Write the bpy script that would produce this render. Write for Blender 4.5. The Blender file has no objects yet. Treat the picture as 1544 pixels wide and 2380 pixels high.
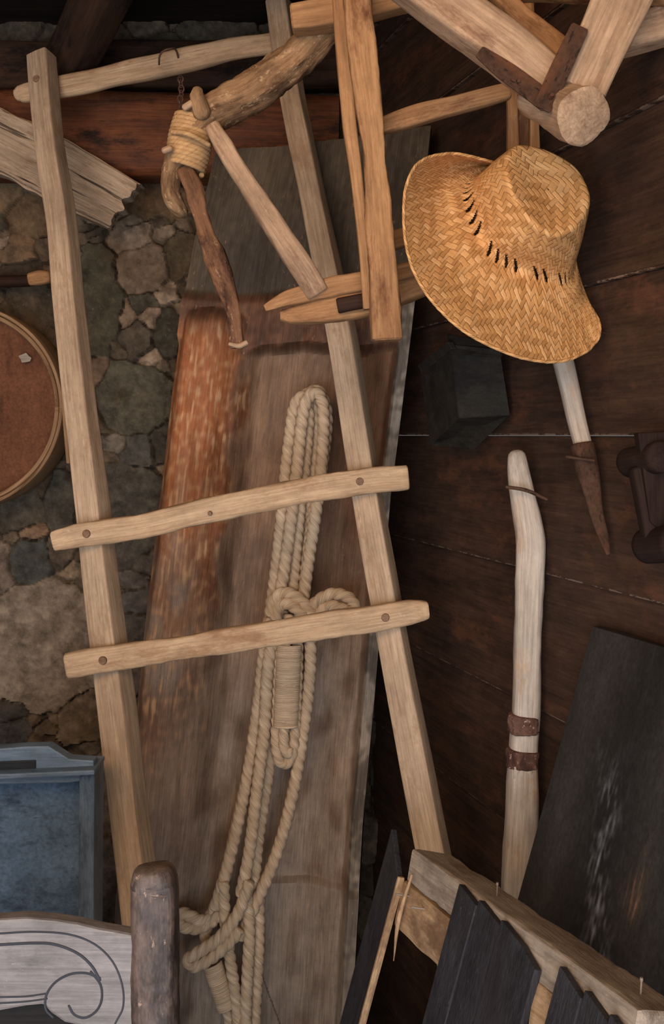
import bpy, bmesh, math, random
import numpy as np
from mathutils import Vector, Matrix, noise
random.seed(4); np.random.seed(4)
SC = bpy.context.scene
COL = SC.collection
F, CX, HY, CZ = 2400.0, 772.0, 1010.0, 1.75

def P(px, py, d):
    return Vector(((px-CX)/F*d, d, CZ-(py-HY)/F*d))
def lin(c):
    out = []
    for v in c[:3]:
        v = v/255.0
        out.append(v/12.92 if v <= 0.04045 else ((v+0.055)/1.055)**2.4)
    return out
def rgba(c): return (*lin(c), 1.0)
def sstep(a, b, x):
    t = min(1, max(0, (x-a)/(b-a))); return t*t*(3-2*t)
def interp(tab, x): return float(np.interp(x, [t[0] for t in tab], [t[1] for t in tab]))

# ---------------------------------------------------------------- objects
def register(o, name, parent=None, label=None, category=None, kind=None, group=None):
    o.name = name
    if parent is not None:
        o.parent = parent
        o.matrix_parent_inverse = Matrix.Translation(parent.location).inverted()
    if label: o["label"] = label
    if category: o["category"] = category
    if kind: o["kind"] = kind
    if group: o["group"] = group
    return o

def empty(name, loc, label, category, **k):
    o = bpy.data.objects.new(name, None)
    o.empty_display_size = 0.05
    o.location = loc
    COL.objects.link(o)
    return register(o, name, label=label, category=category, **k)

def make(name, verts, faces, mat, gco=None, col=None, smooth=True, sharp=None, fmat=None, **k):
    V = np.array([tuple(v) for v in verts], dtype=float)
    org = (V.min(0)+V.max(0))/2
    org[2] = V[:, 2].min()
    me = bpy.data.meshes.new(name)
    me.from_pydata((V-org).tolist(), [], faces)
    me.update()
    if gco is not None:
        a = me.attributes.new('gco', 'FLOAT_VECTOR', 'POINT')
        a.data.foreach_set('vector', np.array([tuple(g) for g in gco], dtype=np.float32).ravel())
    if col is not None:
        a = me.attributes.new('Col', 'FLOAT_COLOR', 'POINT')
        c = np.ones((len(V), 4), dtype=np.float32); c[:, :3] = np.array(col)
        a.data.foreach_set('color', c.ravel())
    mats = mat if isinstance(mat, (list, tuple)) else [mat]
    for m in mats: me.materials.append(m)
    if fmat is not None: me.polygons.foreach_set('material_index', fmat)
    bm = bmesh.new(); bm.from_mesh(me)
    bmesh.ops.recalc_face_normals(bm, faces=bm.faces); bm.to_mesh(me); bm.free()
    if smooth:
        me.polygons.foreach_set('use_smooth', [True]*len(me.polygons))
        if sharp: me.set_sharp_from_angle(angle=math.radians(sharp))
    o = bpy.data.objects.new(name, me)
    o.location = org
    COL.objects.link(o)
    return register(o, name, **k)

def catmull(ctrl, step):
    C = np.array(ctrl, dtype=float)
    if len(C) == 2:
        L = np.linalg.norm(C[1, :3]-C[0, :3]); n = max(2, int(L/step))
        return np.array([C[0]+(C[1]-C[0])*i/n for i in range(n+1)])
    Pp = np.vstack([2*C[0]-C[1], C, 2*C[-1]-C[-2]])
    out = []
    for i in range(1, len(Pp)-2):
        p0, p1, p2, p3 = Pp[i-1], Pp[i], Pp[i+1], Pp[i+2]
        L = np.linalg.norm(p2[:3]-p1[:3]); n = max(1, int(math.ceil(L/step)))
        for j in range(n):
            t = j/n
            out.append(0.5*((2*p1)+(-p0+p2)*t+(2*p0-5*p1+4*p2-p3)*t*t+(-p0+3*p1-3*p2+p3)*t**3))
    out.append(Pp[-2])
    return np.array(out)

def loft_data(ctrl, p=2.0, ref=(0, -1, 0), n=20, step=0.012, amp=0.0, nfreq=9.0, rough=0.0,
              cap='flat', world=False, ratio=1.0, lobes=0, pitch=0.09, roll=0.0):
    C = []
    for c in ctrl:
        if world:
            x, y, z, w = c[:4]; h = c[4] if len(c) > 4 else w*ratio
        else:
            v = P(*c[:3]); x, y, z = v; w = c[3]*c[2]/F
            h = (c[4] if len(c) > 4 else ratio)*w
        C.append([x, y, z, w, h])
    R = catmull(C, step)
    pts = R[:, :3]; N = len(pts)
    T = np.gradient(pts, axis=0)
    T /= np.linalg.norm(T, axis=1)[:, None]+1e-12
    S = np.concatenate([[0], np.cumsum(np.linalg.norm(np.diff(pts, axis=0), axis=1))])
    seq = []
    if cap == 'round':
        e = min(R[0, 3], R[0, 4])*0.42
        for a in (0.12, 0.4, 0.7): seq.append((0, -e*math.cos(a*math.pi/2), math.sin(a*math.pi/2)))
    else:
        seq.append((0, -0.0035, 0.86))
    for i in range(N): seq.append((i, 0, 1))
    if cap == 'round':
        e = min(R[-1, 3], R[-1, 4])*0.42
        for a in (0.7, 0.4, 0.12): seq.append((N-1, e*math.cos(a*math.pi/2), math.sin(a*math.pi/2)))
    else:
        seq.append((N-1, 0.0035, 0.86))
    V, G, Fc = [], [], []
    up0 = np.array(ref, dtype=float)
    seed = random.random()*100
    if lobes:
        f = up0-T[0]*np.dot(up0, T[0])
        if np.linalg.norm(f) < 0.1: f = np.array([1.0, 0, 0.1])-T[0]*T[0][0]
        f /= np.linalg.norm(f); fr = [f]
        for i in range(1, N):
            f = fr[-1]-T[i]*np.dot(fr[-1], T[i]); f /= np.linalg.norm(f)+1e-12; fr.append(f)
    for (i, off, sc) in seq:
        t = T[i]
        if lobes: f = fr[i]
        else:
            f = up0-t*np.dot(up0, t); f /= np.linalg.norm(f)+1e-12
        s = np.cross(t, f)
        c = pts[i]+t*off
        w, h = R[i, 3]*sc/2, R[i, 4]*sc/2
        L = S[i]+off
        for k in range(n):
            a = 2*math.pi*k/n+roll
            ca, sa = math.cos(a), math.sin(a)
            if p != 2.0:
                xx = math.copysign(abs(ca)**(2/p), ca); yy = math.copysign(abs(sa)**(2/p), sa)
            else: xx, yy = ca, sa
            m = 1.0
            if lobes:
                ph = 2*math.pi*L/pitch
                m = 0.76+0.27*abs(math.cos(lobes/2*(a-ph)))**0.8
            x, y = xx*w*m, yy*h*m
            gx, gy = x, y
            if lobes:
                gx = math.cos(a-ph)*w; gy = math.sin(a-ph)*w
            if amp:
                q = Vector((x*nfreq*3, y*nfreq*3, L*nfreq+seed))
                d = noise.noise(q)*amp
                if rough: d += noise.noise(q*4.0)*rough
                rr = math.hypot(x, y)+1e-9
                x += x/rr*d; y += y/rr*d
            V.append(c+s*x+f*y); G.append((gx, gy, L))
    Mx = len(seq)
    for j in range(Mx-1):
        for k in range(n):
            k2 = (k+1) % n
            Fc.append((j*n+k, j*n+k2, (j+1)*n+k2, (j+1)*n+k))
    for j, i in ((0, 0), (Mx-1, N-1)):
        V.append(np.mean(V[j*n:(j+1)*n], axis=0)); G.append((0, 0, seq[j][1]+S[i]))
        ci = len(V)-1
        for k in range(n): Fc.append((j*n+k, j*n+(k+1) % n, ci))
    return V, Fc, G

def loft(name, ctrl, mat, sharp=None, **kw):
    k = {x: kw.pop(x) for x in ('parent', 'label', 'category', 'kind', 'group') if x in kw}
    V, Fc, G = loft_data(ctrl, **kw)
    if sharp is None and kw.get('p', 2) > 4: sharp = 35
    return make(name, V, Fc, mat, gco=G, sharp=sharp or 60, **k)

def merge(parts):
    V, Fc, G = [], [], []
    for v, f, g in parts:
        o = len(V); V += list(v); G += list(g); Fc += [tuple(i+o for i in q) for q in f]
    return V, Fc, G

def relief(name, fn, nu, nv, back, mat, gfn, cfn=None, sharp=None, **k):
    V, G, C, Fc = [], [], [], []
    for j in range(nv+1):
        for i in range(nu+1):
            u, v = i/nu, j/nv
            V.append(fn(u, v)); G.append(gfn(u, v))
            if cfn: C.append(lin(cfn(u, v)))
    n0 = len(V); b = Vector(back)
    for q in range(n0):
        V.append(Vector(V[q])+b); G.append((G[q][0], 0.03, G[q][2]))
        if cfn: C.append([x*0.6 for x in C[q]])
    W = nu+1
    for j in range(nv):
        for i in range(nu):
            a = j*W+i
            Fc.append((a, a+1, a+1+W, a+W)); Fc.append((n0+a, n0+a+W, n0+a+1+W, n0+a+1))
    for i in range(nu):
        Fc.append((i, i+n0, i+1+n0, i+1)); a = nv*W+i; Fc.append((a, a+1, a+1+n0, a+n0))
    for j in range(nv):
        a = j*W; Fc.append((a, a+W, a+W+n0, a+n0)); a = j*W+nu; Fc.append((a, a+n0, a+W+n0, a+W))
    return make(name, V, Fc, mat, gco=G, col=C if cfn else None, sharp=sharp or 45, **k)

def slab(name, outline, thick, mat, axis='x', bev=0.003, **k):
    pts = [Vector(q) for q in outline]
    t = Vector(thick); n = len(pts)
    V = pts+[q+t for q in pts]
    Fc = [tuple(range(n)), tuple(range(2*n-1, n-1, -1))]
    for i in range(n): Fc.append((i, (i+1) % n, (i+1) % n+n, i+n))
    if axis == 'x': G = [(v.z, v.y, v.x) for v in V]
    elif axis == 'z': G = [(v.x, v.y, v.z) for v in V]
    else: G = [(v.x, v.z, v.y) for v in V]
    o = make(name, V, Fc, mat, gco=G, smooth=False, **k)
    if bev:
        m = o.modifiers.new('bev', 'BEVEL'); m.width = bev; m.segments = 2; m.limit_method = 'ANGLE'; m.angle_limit = math.radians(40)
    return o

def box(name, lo, hi, mat, axis='x', bev=0.003, **k):
    x0, y0, z0 = lo; x1, y1, z1 = hi
    return slab(name, [(x0, y0, z0), (x1, y0, z0), (x1, y0, z1), (x0, y0, z1)], (0, y1-y0, 0), mat, axis, bev, **k)

# ---------------------------------------------------------------- materials
def nodes(name):
    m = bpy.data.materials.new(name); m.use_nodes = True
    nt = m.node_tree; b = nt.nodes['Principled BSDF']
    return m, nt, b
def N(nt, t, **kw):
    n = nt.nodes.new(t)
    for k, v in kw.items():
        if hasattr(n, k): setattr(n, k, v)
        else: n.inputs[k].default_value = v
    return n
def ramp(nt, fac, stops):
    r = nt.nodes.new('ShaderNodeValToRGB')
    e = r.color_ramp.elements
    while len(e) < len(stops): e.new(0.5)
    for i, (p, c) in enumerate(stops):
        e[i].position = p; e[i].color = c if len(c) == 4 else rgba(c)
    nt.links.new(fac, r.inputs[0]); return r.outputs[0]
def mixc(nt, fac, a, b, mode='MIX'):
    m = nt.nodes.new('ShaderNodeMix'); m.data_type = 'RGBA'; m.blend_type = mode
    for s, v in ((0, fac), (6, a), (7, b)):
        if hasattr(v, 'links'): nt.links.new(v, m.inputs[s])
        else: m.inputs[s].default_value = v
    return m.outputs[2]
def gcoord(nt, scale, rnd=True):
    a = N(nt, 'ShaderNodeAttribute', attribute_name='gco')
    src = a.outputs['Vector']
    if rnd:
        oi = nt.nodes.new('ShaderNodeObjectInfo')
        mu = N(nt, 'ShaderNodeMath', operation='MULTIPLY'); mu.inputs[1].default_value = 7.0
        nt.links.new(oi.outputs['Random'], mu.inputs[0])
        ad = N(nt, 'ShaderNodeVectorMath', operation='ADD')
        nt.links.new(src, ad.inputs[0]); nt.links.new(mu.outputs[0], ad.inputs[1]); src = ad.outputs[0]
    mp = N(nt, 'ShaderNodeVectorMath', operation='MULTIPLY'); mp.inputs[1].default_value = scale
    nt.links.new(src, mp.inputs[0]); return mp.outputs[0]
def noi(nt, vec, detail=5, rough=0.6, scale=1.0, dist=0.0):
    n = N(nt, 'ShaderNodeTexNoise'); n.inputs['Scale'].default_value = scale
    n.inputs['Detail'].default_value = detail; n.inputs['Roughness'].default_value = rough
    n.inputs['Distortion'].default_value = dist
    nt.links.new(vec, n.inputs['Vector']); return n.outputs[0]

def wood(name, c1, c2, stain=None, wear=None, rough=0.75, bump=0.35, stain_lo=0.5, wear_lo=0.62, scale=1.0,
         useCol=False, spec=0.2, crack=0.0, fine=1.0, wsc=(75, 75, 26), wmix=1.0, gr=0.4, dirt=0.75, iso=False):
    m, nt, b = nodes(name)
    if iso:
        g = noi(nt, gcoord(nt, (9, 9, 9)), 7, 0.7); fn = noi(nt, gcoord(nt, (120, 120, 120)), 4, 0.6)
    else:
        g = noi(nt, gcoord(nt, (28*scale, 28*scale, 2.2*scale)), 7, 0.66, dist=0.6)
        fn = noi(nt, gcoord(nt, (230*scale, 230*scale, 9*scale)), 4, 0.65)
    if useCol:
        ca = N(nt, 'ShaderNodeAttribute', attribute_name='Col').outputs['Color']
        k = ramp(nt, g, [(0.3, (1-gr, 1-gr, 1-gr, 1)), (0.7, (1+gr*.8, 1+gr*.8, 1+gr*.8, 1))])
        base = mixc(nt, 1.0, ca, k, 'MULTIPLY')
    else:
        base = ramp(nt, g, [(0.28, c1), (0.72, c2)])
    fr = ramp(nt, fn, [(0.3, (0.70, 0.68, 0.66, 1)), (0.62, (1.08, 1.08, 1.08, 1))])
    base = mixc(nt, fine, base, fr, 'MULTIPLY')
    if stain is not None:
        s = noi(nt, gcoord(nt, (9, 9, 3.5)), 6, 0.75)
        sf = ramp(nt, s, [(stain_lo, (0, 0, 0, 1)), (stain_lo+0.12, (1, 1, 1, 1))])
        base = mixc(nt, sf, base, rgba(stain))
    dn_ = noi(nt, gcoord(nt, (16, 16, 9)), 8, 0.8)
    base = mixc(nt, 1.0, base, ramp(nt, dn_, [(0.32, (dirt, dirt, dirt, 1)), (0.6, (1.06, 1.06, 1.06, 1))]), 'MULTIPLY')
    if wear is not None:
        s = noi(nt, gcoord(nt, wsc), 7, 0.75)
        sf = ramp(nt, s, [(wear_lo, (0, 0, 0, 1)), (wear_lo+0.03, (wmix, wmix, wmix, 1))])
        base = mixc(nt, sf, base, rgba(wear))
    hgt = mixc(nt, 0.4, fn, dn_)
    if crack:
        cn = noi(nt, gcoord(nt, (48, 48, 1.8)), 4, 0.6)
        cr = ramp(nt, cn, [(0.36, (0, 0, 0, 1)), (0.41, (1, 1, 1, 1))])
        base = mixc(nt, cr, mixc(nt, crack, base, (0.03, 0.02, 0.014, 1)), base)
        hgt = mixc(nt, 0.5, fn, cr)
    nt.links.new(base, b.inputs['Base Color'])
    b.inputs['Roughness'].default_value = rough
    b.inputs['Specular IOR Level'].default_value = spec
    bp = N(nt, 'ShaderNodeBump'); bp.inputs['Strength'].default_value = bump; bp.inputs['Distance'].default_value = 0.004
    nt.links.new(hgt, bp.inputs['Height']); nt.links.new(bp.outputs[0], b.inputs['Normal'])
    return m

M = {}
M['ladder'] = wood('ladder_wood', (168, 142, 117), (202, 178, 151), stain=(156, 126, 98), stain_lo=0.56, wear=(212, 194, 172), wear_lo=0.70, wmix=.5)
M['rung'] = wood('rung_wood', (174, 142, 110), (210, 182, 150), stain=(158, 122, 92), stain_lo=0.55, wear=(226, 206, 182), wear_lo=0.64, wmix=.6)
M['tool'] = wood('tool_wood', (138, 98, 66), (192, 149, 106), stain=(106, 66, 44), stain_lo=0.57, wear=(206, 170, 126), wear_lo=0.66, wmix=.6)
M['toolpale'] = wood('pale_timber', (156, 126, 100), (204, 174, 145), stain=(124, 86, 66), stain_lo=0.56, wear=(216, 190, 160), wear_lo=0.64, wmix=.6, dirt=.65)
M['bark'] = wood('branch_wood', (126, 93, 66), (180, 146, 109), stain=(92, 65, 46), stain_lo=0.51, wear=(198, 165, 129), wear_lo=0.58, bump=0.9, wmix=.55, wsc=(60, 60, 40), dirt=.58)
M['darkstick'] = wood('dark_stick_wood', (88, 60, 44), (146, 106, 78), stain=(62, 40, 32), stain_lo=0.50, wear=(170, 132, 102), wear_lo=0.60, bump=0.9, wmix=.6, dirt=.6)
M['charred'] = wood('charred_end_wood', (28, 18, 14), (62, 38, 26), rough=0.7)
M['grey'] = wood('weathered_grey_wood', (152, 130, 108), (200, 176, 151), wear=(208, 188, 166), wear_lo=0.66, bump=1.0, crack=0.85, wmix=.6)
M['handle'] = wood('handle_wood', (168, 155, 142), (204, 191, 177), stain=(182, 150, 118), stain_lo=0.56, wear=(120, 96, 80), wear_lo=0.68, scale=0.8, wmix=.5)
M['trough'] = wood('trough_wood', (0, 0, 0), (0, 0, 0), useCol=True, wear=(184, 148, 116), wear_lo=0.625, rough=0.62, spec=0.25, bump=0.55, wsc=(95, 95, 26), wmix=.4, gr=.22, dirt=.68, scale=1.25)
M['blackboard'] = wood('black_painted_wood', (0, 0, 0), (0, 0, 0), useCol=True, wear=(104, 102, 100), wear_lo=0.70, rough=0.5, spec=0.3, bump=0.12, gr=.2, iso=True, wsc=(40, 40, 30), wmix=.6)
M['wall'] = wood('dark_plank_wood', (50, 37, 30), (84, 62, 49), stain=(92, 60, 44), stain_lo=0.54, wear=(120, 99, 83), wear_lo=0.67, rough=0.75, bump=0.6, scale=0.8, wmix=.4, dirt=.6)
M['dust'] = wood('dusty_edge', (96, 78, 66), (140, 118, 102), wear=(66, 48, 38), wear_lo=0.48)
M['redbeam'] = wood('red_beam_wood', (74, 44, 30), (134, 78, 48), stain=(46, 29, 21), stain_lo=0.52, wear=(150, 98, 66), wear_lo=0.68, rough=0.6, bump=0.6, wmix=.6, dirt=.6)
M['darkbeam'] = wood('dark_beam_wood', (44, 32, 25), (80, 56, 42), stain=(30, 22, 18), rough=0.85)
M['ceil'] = wood('ceiling_wood', (26, 20, 16), (46, 34, 27), rough=0.9)
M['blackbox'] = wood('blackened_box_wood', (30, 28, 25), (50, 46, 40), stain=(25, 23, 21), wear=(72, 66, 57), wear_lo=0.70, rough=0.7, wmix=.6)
M['plum'] = wood('dark_umber_wood', (36, 26, 23), (54, 40, 35), rough=0.8, spec=.1)
M['blue'] = wood('blue_grey_paint', (94, 114, 134), (122, 144, 166), stain=(68, 84, 102), stain_lo=0.54, wear=(48, 56, 68), wear_lo=0.64, rough=0.5, spec=0.4, bump=0.15, wmix=.7, dirt=.6)
M['bluepanel'] = wood('steel_blue_panel', (80, 104, 130), (112, 140, 170), stain=(56, 74, 96), stain_lo=0.52, wear=(40, 50, 64), wear_lo=0.62, rough=0.55, spec=0.3, bump=0.15, wmix=.6, dirt=.5, iso=True)
M['slotshade'] = wood('slot_shade', (30, 34, 38), (46, 50, 56), rough=0.6, bump=0.15)
M['chair'] = wood('grey_varnished_wood', (106, 101, 99), (136, 129, 126), stain=(92, 88, 87), stain_lo=0.50, wear=(156, 147, 142), wear_lo=.64, rough=0.5, spec=0.35, bump=0.15, wmix=.6, dirt=.65)
M['post'] = wood('worn_dark_varnish', (86, 71, 63), (130, 109, 97), stain=(52, 42, 38), stain_lo=0.47, wear=(170, 142, 120), wear_lo=0.60, rough=0.5, spec=0.35, bump=0.35, wmix=.6, dirt=.5)
M['groove'] = wood('groove_dark', (48, 50, 55), (64, 66, 73))
M['crestshade'] = wood('crest_shade', (22, 20, 20), (34, 30, 30))
M['slat'] = wood('charcoal_slat_wood', (40, 39, 42), (66, 64, 68), stain=(52, 49, 50), wear=(98, 94, 94), wear_lo=0.64, rough=0.6, spec=0.2, wmix=.6, bump=.8, dirt=.6)
M['lumber'] = wood('sawn_lumber', (148, 132, 117), (184, 168, 150), stain=(128, 110, 94), stain_lo=0.52, wear=(200, 188, 172), wear_lo=.62, bump=.9, wmix=.6, dirt=.6)
M['pine'] = wood('fresh_pine', (172, 138, 102), (210, 178, 142), stain=(138, 108, 82), dirt=.6)
M['sieve'] = wood('sieve_hide', (100, 62, 42), (124, 80, 56), stain=(80, 50, 35), stain_lo=0.5, iso=True, wear=(150, 116, 90), wear_lo=0.72, wmix=.4, dirt=.7, bump=.15)
M['hoop'] = wood('hoop_wood', (134, 104, 76), (170, 136, 102), stain=(106, 78, 54))
M['iron'] = wood('rusty_iron', (60, 43, 35), (92, 68, 54), stain=(98, 64, 46), stain_lo=0.5, wear=(46, 34, 29), wear_lo=0.58, rough=0.85, spec=0.15, scale=0.6, iso=True, dirt=.6)
M['rust'] = wood('rust_band', (90, 64, 56), (132, 98, 84), stain=(74, 50, 44), wear=(176, 146, 130), wear_lo=0.60, rough=0.9, bump=1.0, wsc=(110, 110, 110), iso=True, dirt=.5)
M['nail'] = wood('nail_metal', (120, 105, 92), (170, 155, 140), rough=0.5, spec=0.5)
M['peg'] = wood('peg_wood', (116, 90, 71), (152, 122, 98))
M['rope'] = wood('rope_fibre', (190, 164, 135), (230, 207, 178), wear=(240, 224, 200), wear_lo=0.6, rough=0.95, bump=1.0, scale=1.7, wmix=.6, spec=.05)
M['twine'] = wood('twine_fibre', (176, 138, 96), (218, 180, 132), rough=0.9, bump=0.6, scale=1.6)
M['floor'] = wood('floor_earth', (52, 42, 35), (82, 68, 56), rough=0.95, iso=True)

def stone_mat():
    m, nt, b = nodes('rubble_stone')
    ca = N(nt, 'ShaderNodeAttribute', attribute_name='Col').outputs['Color']
    n1 = noi(nt, gcoord(nt, (14, 14, 14), False), 12, 0.8)
    k = ramp(nt, n1, [(0.36, (0.46, 0.45, 0.44, 1)), (0.64, (1.48, 1.45, 1.4, 1))])
    base = mixc(nt, 1.0, ca, k, 'MULTIPLY')
    n2 = noi(nt, gcoord(nt, (45, 45, 45), False), 8, 0.84)
    f2 = ramp(nt, n2, [(0.59, (0, 0, 0, 1)), (0.64, (1, 1, 1, 1))])
    base = mixc(nt, mixc(nt, 0.35, (0, 0, 0, 1), f2), base, rgba((170, 160, 144)))
    n3 = noi(nt, gcoord(nt, (5, 5, 5), False), 6, 0.7)
    base = mixc(nt, ramp(nt, n3, [(.54, (0, 0, 0, 1)), (.68, (.45, .45, .45, 1))]), base, rgba((112, 86, 60)))
    nt.links.new(base, b.inputs['Base Color']); b.inputs['Roughness'].default_value = 0.85
    b.inputs['Specular IOR Level'].default_value = 0.2
    vo = N(nt, 'ShaderNodeTexVoronoi', feature='F1'); vo.inputs['Scale'].default_value = 1.0; vo.inputs['Randomness'].default_value = 1.0
    nt.links.new(gcoord(nt, (16, 16, 16), False), vo.inputs['Vector'])
    bp = N(nt, 'ShaderNodeBump'); bp.inputs['Strength'].default_value = 1.0; bp.inputs['Distance'].default_value = 0.018
    nt.links.new(mixc(nt, 0.35, mixc(nt, .3, n1, vo.outputs['Distance']), n2), bp.inputs['Height']); nt.links.new(bp.outputs[0], b.inputs['Normal'])
    return m
M['stone'] = stone_mat()

def straw_mat():
    m, nt, b = nodes('woven_straw')
    def mth(op, a, bb=None, c=None):
        n = N(nt, 'ShaderNodeMath', operation=op)
        for i, v in enumerate((a, bb, c)):
            if v is None: continue
            if isinstance(v, (int, float)): n.inputs[i].default_value = v
            else: nt.links.new(v, n.inputs[i])
        return n.outputs[0]
    g = gcoord(nt, (1/0.0096, 1/0.0096, 1), False)
    wv = N(nt, 'ShaderNodeTexNoise'); wv.inputs['Scale'].default_value = 0.35; wv.inputs['Detail'].default_value = 2
    nt.links.new(g, wv.inputs['Vector'])
    sc_ = N(nt, 'ShaderNodeVectorMath', operation='SCALE'); sc_.inputs['Scale'].default_value = 1.1
    nt.links.new(wv.outputs['Color'], sc_.inputs[0])
    ad_ = N(nt, 'ShaderNodeVectorMath', operation='ADD'); nt.links.new(g, ad_.inputs[0]); nt.links.new(sc_.outputs[0], ad_.inputs[1])
    sp = nt.nodes.new('ShaderNodeSeparateXYZ'); nt.links.new(ad_.outputs[0], sp.inputs[0])
    X, Y = sp.outputs[0], sp.outputs[1]
    x = mth('ADD', mth('MULTIPLY', mth('ADD', X, Y), 0.7071), 200.0)
    y = mth('ADD', mth('MULTIPLY', mth('SUBTRACT', Y, X), 0.7071), 200.0)
    ix, iy = mth('FLOOR', x), mth('FLOOR', y)
    fx, fy = mth('FRACT', x), mth('FRACT', y)
    s = mth('ADD', mth('PINGPONG', ix, 6.0), iy)
    md = mth('MODULO', s, 4.0)
    over = mth('LESS_THAN', md, 1.5)
    def sel(a, bb): return mth('ADD', mth('MULTIPLY', over, a), mth('MULTIPLY', mth('SUBTRACT', 1.0, over), bb))
    pf = sel(fy, fx)
    q = mth('ABSOLUTE', mth('SUBTRACT', mth('MULTIPLY', pf, 2.0), 1.0))
    h = mth('SUBTRACT', 1.0, mth('POWER', q, 6.0))
    cid = nt.nodes.new('ShaderNodeCombineXYZ')
    nt.links.new(over, cid.inputs[0]); nt.links.new(sel(iy, ix), cid.inputs[1]); nt.links.new(mth('FLOOR', mth('DIVIDE', s, 4.0)), cid.inputs[2])
    wn = N(nt, 'ShaderNodeTexWhiteNoise'); nt.links.new(cid.outputs[0], wn.inputs['Vector'])
    colr = ramp(nt, wn.outputs['Value'], [(0.0, (196, 146, 92)), (0.45, (210, 160, 104)), (1.0, (224, 179, 126))])
    colr = mixc(nt, 1.0, colr, ramp(nt, over, [(0, (0.86, 0.84, 0.81, 1)), (1, (1.03, 1.03, 1.03, 1))]), 'MULTIPLY')
    ed = ramp(nt, h, [(0.0, (0.54, 0.46, 0.38, 1)), (0.42, (1, 1, 1, 1))])
    base = mixc(nt, 1.0, colr, ed, 'MULTIPLY')
    fib = noi(nt, gcoord(nt, (260, 260, 260), False), 3, .6)
    base = mixc(nt, 1.0, base, ramp(nt, fib, [(0.3, (.88, .86, .84, 1)), (.7, (1.05, 1.05, 1.05, 1))]), 'MULTIPLY')
    nt.links.new(base, b.inputs['Base Color']); b.inputs['Roughness'].default_value = 0.65
    b.inputs['Specular IOR Level'].default_value = 0.25
    bp = N(nt, 'ShaderNodeBump'); bp.inputs['Strength'].default_value = 0.7; bp.inputs['Distance'].default_value = 0.0022
    nt.links.new(h, bp.inputs['Height']); nt.links.new(bp.outputs[0], b.inputs['Normal'])
    return m
M['straw'] = straw_mat()

# ================================================================ SETTING
YB = 3.3
seeds = [  # px,row,rx,ry,colour
 (15, 440, 45, 45, (130, 108, 80)), (95, 500, 75, 55, (124, 102, 76)), (350, 455, 90, 48, (118, 94, 68)), (300, 560, 48, 26, (170, 146, 120)),
 (45, 585, 42, 30, (135, 110, 84)), (110, 575, 30, 25, (106, 90, 70)), (50, 640, 60, 22, (80, 68, 56)), (325, 625, 62, 58, (142, 122, 100)), (388, 690, 26, 22, (180, 156, 130)),
 (70, 720, 70, 60, (92, 80, 64)), (225, 700, 58, 132, (94, 88, 70)), (352, 740, 20, 24, (176, 150, 124)), (300, 730, 16, 30, (168, 142, 116)), (325, 795, 36, 44, (106, 94, 78)), (388, 775, 34, 58, (88, 82, 68)), (420, 600, 30, 50, (100, 86, 66)),
 (350, 828, 30, 22, (192, 166, 138)), (330, 705, 34, 22, (102, 94, 78)), (310, 925, 92, 86, (110, 104, 86)), (225, 870, 26, 34, (134, 112, 90)), (262, 1032, 34, 24, (150, 138, 120)), (325, 1050, 46, 42, (104, 100, 90)), (375, 1030, 30, 48, (94, 90, 78)), (240, 960, 20, 60, (108, 94, 74)),
 (290, 1200, 112, 124, (100, 94, 82)), (45, 1195, 66, 42, (104, 94, 78)), (72, 1232, 36, 16, (160, 130, 102)), (68, 1300, 56, 52, (88, 88, 80)), (8, 1310, 24, 60, (136, 120, 104)), (105, 1110, 24, 60, (100, 84, 64)), (140, 1170, 40, 80, (94, 88, 76)),
 (350, 1290, 60, 44, (108, 98, 86)), (305, 1345, 40, 24, (122, 112, 100)), (325, 1400, 46, 34, (112, 106, 98)), (310, 1460, 44, 36, (106, 98, 88)), (140, 1280, 30, 40, (110, 98, 82)),
 (110, 1500, 142, 150, (158, 142, 122)), (200, 1660, 60, 70, (138, 122, 102)), (20, 1660, 40, 34, (98, 90, 82)), (30, 1700, 40, 40, (86, 82, 78)), (95, 1740, 40, 30, (112, 96, 80)), (205, 1742, 34, 22, (122, 112, 98)), (300, 1560, 50, 70, (114, 104, 94)),
 (235, 1850, 60, 100, (130, 120, 110)), (230, 2050, 60, 110, (122, 116, 110)), (330, 1700, 60, 90, (106, 98, 90)), (80, 1880, 100, 90, (106, 96, 86)), (80, 2080, 90, 100, (100, 94, 86)), (130, 1000, 90, 70, (94, 84, 70)), (60, 860, 90, 80, (98, 86, 70))]
rs = random.Random(3)
for _ in range(900):
    x, y = rs.uniform(-420, 950), rs.uniform(-80, 2320)
    r = rs.uniform(38, 75)
    if all(math.hypot((x-s[0])/(s[2]+r*0.75), (y-s[1])/(s[3]+r*0.75)) > 1 for s in seeds):
        g = rs.uniform(0.75, 1.15); seeds.append((x, y, r, r*rs.uniform(0.7, 1), (108*g, 98*g, 82*g)))
nbig = len(seeds)
for _ in range(1500):
    x, y = rs.uniform(-60, 460), rs.uniform(400, 2150)
    r = rs.uniform(8, 14)
    if all(math.hypot((x-s[0])/(s[2]+r*0.7), (y-s[1])/(s[3]+r*0.7)) > 1 for s in seeds):
        g = rs.choice((0.8, 0.95, 1.1, 1.3)); seeds.append((x, y, r*rs.uniform(.9, 1.8), r, (122*g, 106*g, 86*g)))
x0w, x1w, z1w = -1.62, 0.145, 3.06
nu, nv = 330, 550
xs = np.linspace(x0w, x1w, nu+1); zs = np.linspace(z1w, -0.02, nv+1)
XX, ZZ = np.meshgrid(xs, zs)
nz = lambda x, z, k: noise.noise(Vector((x, z, k)))
wn = np.array([[(nz(x*9, z*9, 0)*1.0+nz(x*30, z*30, 5)*0.9, nz(x*9, z*9, 9)*1.0+nz(x*30, z*30, 15)*0.9, nz(x*35, z*35, 3)+0.6*nz(x*80, z*80, 8), nz(x*5, z*5, 30), nz(x*11, z*11, 40)) for x in xs] for z in zs])
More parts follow.
